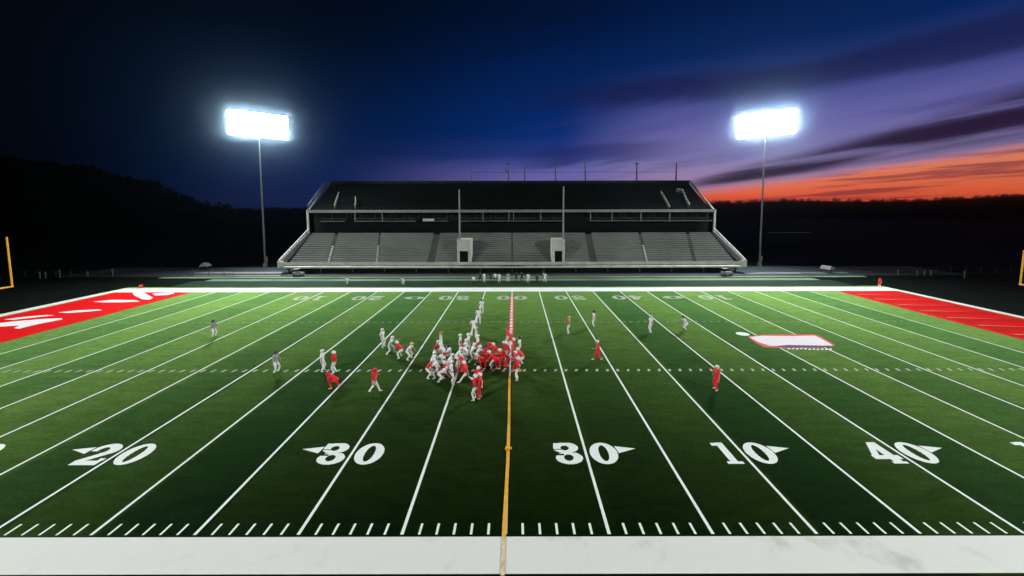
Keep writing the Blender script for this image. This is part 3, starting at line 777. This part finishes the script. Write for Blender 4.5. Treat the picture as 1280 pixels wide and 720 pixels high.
# heading in degrees: 0 faces the grandstand, 90 faces left, -90 faces right, 180 faces the camera
W_, Rd = 'white', 'red'
people = [
 (345, 466, 'stand', 'staffg', -100, 'faint pale player standing alone left of the other players on the near hash row', PL),
 (267, 421, 'stand', 'staffg', -90, 'faint pale figure standing alone far out to the left, nearest the left end zone', PL),
 (403, 464, 'stand', 'white', -90, 'white uniformed player standing beside a red player on the left near hash row', PL),
 (418, 466, 'stand', 'redw', 90, 'red player standing next to a lone white player on the left', PL),
 (417, 484, 'stance', 'redall', 90, 'crouched red player low to the turf on the left, below the standing pair', PL),
 (468, 491, 'jog', 'red', -40, 'red player with white trousers running by himself below the left end of the pack', PL),
 (478, 434, 'hips', 'white', -100, 'white player standing at the leftmost tip of the pack', PL),
 (488, 442, 'block', 'white', -100, 'white player bending forward second from the left tip of the pack', PL),
 (500, 447, 'ready', 'redw', 90, 'hunched red player near the left tip of the pack facing the whites', PL),
 (511, 449, 'ready', 'whiteg', -90, 'white player with a gold helmet bent low beside a hunched red player', PL),
 (551, 439, 'armup', 'whiteo', -90, 'white player with an orange helmet reaching up above the white pile', PL),
 (545, 448, 'block', 'redw', -90, 'red player with outstretched arms directly below the orange helmet', PL),
 (554, 450, 'ready', 'white', 90, 'white player bent over right of a red blocker under the orange helmet', PL),
 (549, 457, 'stance', 'whiter', -90, 'white player in a low stance with a red helmet at the left of the pile', PL),
 (541, 459, 'kneel', 'white', -90, 'kneeling white player at the left edge of the pile', PL),
 (536, 472, 'ready', 'redw', -90, 'hunched red player at the lower left corner of the pile', PL),
 (546, 472, 'ready', 'white', 90, 'white player bent over beside the red player at the lower left of the pile', PL),
 (552, 476, 'stance', 'white', -90, 'white player in a low stance at the bottom of the pile', PL),
 (557, 472, 'kneel', 'redred', 90, 'kneeling red player between white players at the bottom of the pile', PL),
 (561, 465, 'ready', 'white', -90, 'white player crouched in the middle of the pile', PL),
 (564, 480, 'hips', 'white', -90, 'upright white player nearest the camera in the pile', PL),
 (562, 450, 'kneel', 'whiteb', 90, 'kneeling white player with a black helmet in the gap of the pile', PL),
 (575, 442, 'stand', 'white', -90, 'upright white player at the left of the tall white pair', PL),
 (580, 446, 'block', 'white', -90, 'white blocker just right of the upright white pair', PL),
 (585, 441, 'stand', 'white', -90, 'upright white player between the blockers and the white column', PL),
 (572, 456, 'ready', 'white', -90, 'white player bent over at the left foot of the white pair', PL),
 (582, 452, 'ready', 'whiter', 90, 'white player with a red helmet bent over among the white pair', PL),
 (590, 452, 'block', 'white', -90, 'white blocker leaning toward the red line', PL),
 (571, 467, 'kneel', 'white', -90, 'kneeling white player left of the running red player', PL),
 (577, 470, 'jog', 'redred', 120, 'red player running with a white helmet under the white pair', PL),
 (582, 480, 'run', 'redw', 90, 'red player sprinting at the lower right of the pile', PL),
 (595, 432, 'armup', 'white', -90, 'white player raising an arm at the top of the white column', PL),
 (597, 443, 'stand', 'white', -90, 'white player in the middle of the white column', PL),
 (597, 455, 'block', 'white', -90, 'white blocker at the foot of the white column touching the red line', PL),
 (594, 500, 'hips', 'redw', 60, 'left one of two red players nearest the camera', PL),
 (600, 498, 'stand', 'redred', 90, 'right one of two red players nearest the camera', PL),
 (597, 485, 'ready', 'redw', 0, 'bent red player just behind the two nearest red players', PL),
 (634, 432, 'stand', 'red', 90, 'red player standing at the top of the red line by the midfield stripe', PL),
 (638, 438, 'hips', 'redw', 90, 'red player with hands on hips on the midfield stripe', PL),
 (642, 448, 'stand', 'redred', 90, 'upright red player at the right end of the red line', PL),
 (635, 450, 'block', 'redw', 90, 'red player blocking with white trousers near the midfield stripe', PL),
 (649, 446, 'stand', 'whiteb', 90, 'white player with a black helmet standing right of the red line', PL),
 (651, 457, 'ready', 'redw', 90, 'bent red player right of the midfield stripe under the black helmet', PL),
 (645, 466, 'jog', 'redred', 100, 'red player running just right of the yellow strap', PL),
 (647, 475, 'hips', 'redw', 90, 'red player with white boots, lowest of those right of the yellow strap', PL),
 (602, 392, 'stand', 'staffww', 180, 'bareheaded person in white standing on the yard line, farthest of three', PL),
 (598, 405, 'stand', 'staffww', 180, 'bareheaded person in white standing on the yard line, middle of three', PL),
 (592, 419, 'hips', 'staffww', 180, 'bareheaded person in white standing on the yard line, nearest of three', PL),
 (711, 417, 'hips', 'orange', 90, 'player in an orange jersey and white trousers right of the midfield stripe', PL),
 (742, 409, 'stand', 'whiteb', 90, 'white player with a black helmet alone in the right half', PL),
 (747, 451, 'jog', 'redred', 90, 'red player alone in the right half, nearer the pack', PL),
 (813, 416, 'stand', 'white', 90, 'white player standing alone above the near hash row in the right half', PL),
 (856, 413, 'ready', 'whiteb', 90, 'white player bent over farthest to the right on the field', PL),
 (895, 488, 'stand', 'redred', 90, 'red player standing alone in the right half, nearest the camera there', PL),
 (434, 354.5, 'kneel', 'staffww', 180, 'person in white kneeling on the far apron left of another sideline figure', ST),
 (504, 355.5, 'ready', 'staffww', 150, 'person in white bending on the far apron between the kneeler and the bench group', ST),
 (592, 356.5, 'stand', 'staffw', 180, 'person in a white shirt standing at the left end of the sideline group', ST),
 (600, 352.5, 'hips', 'staffb', 180, 'person in black second from the left of the sideline group', ST),
 (605, 352.8, 'stand', 'staffww', 150, 'person in white standing third in the sideline group', ST),
 (613, 352, 'stand', 'staffb', 200, 'person in black between the people in white of the sideline group', ST),
 (619, 352.5, 'hips', 'staffw', 180, 'person in a white shirt and black trousers in the middle of the sideline group', ST),
 (624, 353, 'stand', 'staffww', 180, 'person all in white right of the middle of the sideline group', ST),
 (635, 352.5, 'stand', 'staffg', 180, 'person in a grey shirt behind the midfield line', ST),
 (645, 352, 'stand', 'staffb', 180, 'person in black just right of the midfield line', ST),
 (652, 352, 'hips', 'staffb', 160, 'person in black left of a bright sideline pair', ST),
 (660, 353, 'stand', 'staffww', 180, 'person in white left of the dark gap in the sideline group', ST),
 (671, 352.5, 'kneel', 'staffb', 180, 'person in black kneeling in the dark gap of the sideline group', ST),
 (681, 352.5, 'armup', 'staffww', 180, 'person in white at the right end of the sideline group', ST),
 (1099.5, 360.5, 'stand', 'staffr', 90, 'small person in red at the far corner of the right end zone', ST),
]
i = 0
ORD = ['first', 'second', 'third', 'fourth', 'fifth', 'sixth']
for row, (py, nm) in enumerate(((450, 'far'), (460, 'near'))):
    for c in range(6):
        people.append((602+c*6.1+row*1.0, py+rnd.uniform(-.8, .8), ('ready', 'stance', 'block')[(c+row) % 3], ('redall', 'redred', 'redall', 'redw')[(c*3+row) % 4], 90,
                       '%s crouched red player from the left in the %s row of the red line' % (ORD[c], nm), PL))
for px, py, pose, out, face, lab, grp in people:
    person(px, py, pose, out, face+rnd.uniform(-12, 12), lab, grp, 1.10 if grp == PL else 1.0)

# small carts under the stand corners
def cart(p, label):
    t = thing('equipment_cart', p, label, 'cart', 'carts by the stand corners')
    bm = B(); box(bm, -1.0, 1.0, -.5, .5, .35, .9); bmesh.ops.bevel(bm, geom=bm.edges[:], offset=.06, segments=1); obj('body', bm, M['canvas'], t)
    bm = B(); box(bm, -.9, .2, -.5, .5, 1.5, 1.6); obj('roof', bm, M['canvas'], t)
    for x in (-.85, .15):
        bm = B(); tube(bm, (x, -.4, .9), (x, -.4, 1.5), .04); obj('roof_post', bm, M['darksteel'], t)
    for x in (-.65, .65):
        for y in (-.52, .52): bm = B(); tube(bm, (x, y-.07, .28), (x, y+.07, .28), .28, .28, 12); obj('wheel', bm, M['darksteel'], t)
cart(G(373, 345), 'white equipment cart under the left front corner of the grandstand')
cart(G(908, 345.5), 'white equipment cart under the right front corner of the grandstand')

# ------------------------------------------------------------------ haze
bm = B(); box(bm, -1300, 1300, -120, 830, -4, 160)
hz = obj('haze', bm, None); hz['kind'] = 'stuff'
m = bpy.data.materials.new('haze'); m.use_nodes = True; t = NT(m.node_tree); t.n.clear()
v = t.new('ShaderNodeVolumePrincipled'); v.inputs['Color'].default_value = (0.55, 0.78, 1.0, 1); v.inputs['Density'].default_value = 5.5e-4; v.inputs['Anisotropy'].default_value = 0.9965
o = t.new('ShaderNodeOutputMaterial'); t.l.new(v.outputs[0], o.inputs['Volume']); hz.data.materials.append(m)

# ------------------------------------------------------------------ dusk sky
w = bpy.data.worlds.new('World'); sc.world = w; w.use_nodes = True; t = NT(w.node_tree)
bg = t.n['Background']; tc = t.new('ShaderNodeTexCoord').outputs['Generated']
sp = t.new('ShaderNodeSeparateXYZ'); t.l.new(tc, sp.inputs[0]); X, Y, Z = sp.outputs
az = t.math('ARCTAN2', X, Y); el = t.math('ARCSINE', Z)
cv = t.vec(t.math('MULTIPLY', az, 1.6), t.math('MULTIPLY', t.math('SUBTRACT', el, t.math('MULTIPLY', az, .17)), 13.0), 0.0)
n1 = t.noise(cv, 1.3, 5, .55)
cv2 = t.vec(t.math('MULTIPLY', az, 2.2), t.math('MULTIPLY', t.math('SUBTRACT', el, t.math('MULTIPLY', az, .12)), 34.0), 3.7)
n2 = t.noise(cv2, 1.0, 5, .6)
wob = t.math('ADD', t.math('MULTIPLY', t.math('SUBTRACT', n1, .5), .045), t.math('MULTIPLY', t.math('SUBTRACT', n2, .5), .030))
e2 = t.math('ADD', el, t.math('MULTIPLY', wob, .6))
n3 = t.noise(t.vec(t.math('MULTIPLY', az, 3.0), t.math('MULTIPLY', t.math('SUBTRACT', el, t.math('MULTIPLY', az, .06)), 70.0), 9.1), 1.0, 4, .6)
q = t.math('SUBTRACT', e2, t.math('ADD', .040, t.math('MULTIPLY', .135, t.math('SUBTRACT', az, .44))))
up = t.ramp(t.math('DIVIDE', e2, .7), [(0.0, (.50, .22, .30)), (.09, (.40, .25, .42)), (.15, (.29, .23, .46)), (.24, (.17, .15, .40)), (.32, (.075, .08, .28)), (.38, (.020, .038, .17)),
   (.47, (.002, .018, .100)), (.62, (.001, .010, .055)), (.85, (.0008, .005, .020)), (1.0, (.0008, .004, .012))])
mid = t.ramp(t.math('DIVIDE', e2, .7), [(0.0, (.16, .10, .30)), (.07, (.22, .17, .45)), (.13, (.15, .14, .42)), (.18, (.030, .050, .24)), (.26, (.003, .030, .18)), (.42, (.0015, .018, .105)), (.62, (.0008, .007, .036)), (.85, (.0008, .005, .020)), (1.0, (.0006, .003, .008))])
lb = t.ramp(t.math('DIVIDE', e2, .6), [(0.0, (.010, .016, .075)), (.12, (.002, .015, .080)), (.35, (.0006, .010, .046)), (.62, (.0004, .0035, .012)), (1.0, (.0004, .0018, .004))])
bl = t.ramp(t.math('DIVIDE', e2, .6), [(0.0, (.0006, .0022, .005)), (.3, (.0005, .0025, .006)), (1.0, (.0004, .0015, .0025))])
left = t.mix(t.sstep(az, -.92, -.40), bl, lb)
c1 = t.mix(t.sstep(az, -.48, .22), left, mid)
c2 = t.mix(t.sstep(az, .10, .42), c1, up)
# fine darker wisps in the violet
c2 = t.mix(t.math('MULTIPLY', t.math('MULTIPLY', t.sstep(n2, .48, .68), t.math('MULTIPLY', t.sstep(az, -.1, .3), t.sstep(el, .26, .16))), .45), c2, (.05, .04, .17))
# orange wedge under the long cloud
og = t.ramp(t.math('DIVIDE', el, .14), [(0.0, (.62, .045, .02)), (.20, (.98, .14, .05)), (.45, (1.05, .24, .10)), (.75, (1.0, .32, .20)), (1.0, (.85, .28, .27))])
og = t.mix(t.math('MULTIPLY', t.sstep(n3, .48, .60), .80), og, (.26, .03, .05))
mo = t.math('MULTIPLY', t.math('SUBTRACT', 1.0, t.sstep(q, -.022, .002)), t.sstep(az, .28, .46))
c2 = t.mix(mo, c2, og)
# long dark cloud bank rising to the right, and a fainter one high above
wd = t.math('ADD', .010, t.math('MULTIPLY', t.math('MAXIMUM', t.math('SUBTRACT', az, .40), 0.0), .058))
ma = t.math('SUBTRACT', 1.0, t.sstep(t.math('DIVIDE', t.math('ABSOLUTE', t.math('SUBTRACT', q, wd)), wd), .35, 1.35))
ma = t.math('MULTIPLY', t.math('MULTIPLY', ma, t.sstep(az, .30, .52)), t.math('SUBTRACT', .98, t.math('MULTIPLY', t.sstep(n2, .52, .36), .65)))
c2 = t.mix(ma, c2, (.022, .006, .024))
mb = t.math('SUBTRACT', 1.0, t.sstep(t.math('ABSOLUTE', t.math('SUBTRACT', t.math('ADD', e2, wob), .262)), .012, .046))
mb = t.math('MULTIPLY', t.math('MULTIPLY', mb, t.sstep(az, -.1, .35)), .70)
c2 = t.mix(mb, c2, (.010, .010, .050))
mc = t.math('SUBTRACT', 1.0, t.sstep(t.math('ABSOLUTE', t.math('SUBTRACT', t.math('ADD', e2, t.math('MULTIPLY', wob, 1.5)), t.math('ADD', .125, t.math('MULTIPLY', az, .02)))), .006, .030))
mc = t.math('MULTIPLY', t.math('MULTIPLY', mc, t.math('MULTIPLY', t.sstep(az, -.05, .15), t.math('SUBTRACT', 1.0, t.sstep(az, .25, .5)))), .55)
c3 = t.mix(mc, c2, (.012, .018, .10))
# lower half and the back of the dome
c4 = t.mix(t.sstep(el, -.02, -.15), c3, (.001, .002, .003))
back = t.sstep(t.math('ABSOLUTE', az), 1.25, 1.9)
c5 = t.mix(back, c4, (.001, .004, .012))
t.l.new(c5, bg.inputs[0]); bg.inputs[1].default_value = 1.0

# ------------------------------------------------------------------ render settings
sc.view_settings.view_transform = 'Standard'; sc.view_settings.look = 'None'; sc.view_settings.gamma = 1.0
sc.view_settings.exposure = 0.0; sc.view_settings.use_curve_mapping = False
sc.render.engine = 'CYCLES'
sc.cycles.max_bounces = 5; sc.cycles.volume_bounces = 0; sc.cycles.diffuse_bounces = 2; sc.cycles.glossy_bounces = 2
sc.cycles.caustics_reflective = False; sc.cycles.caustics_refractive = False
sc.cycles.use_light_tree = True; sc.cycles.sample_clamp_direct = 0; sc.cycles.sample_clamp_indirect = 3
sc.cycles.use_denoising = True
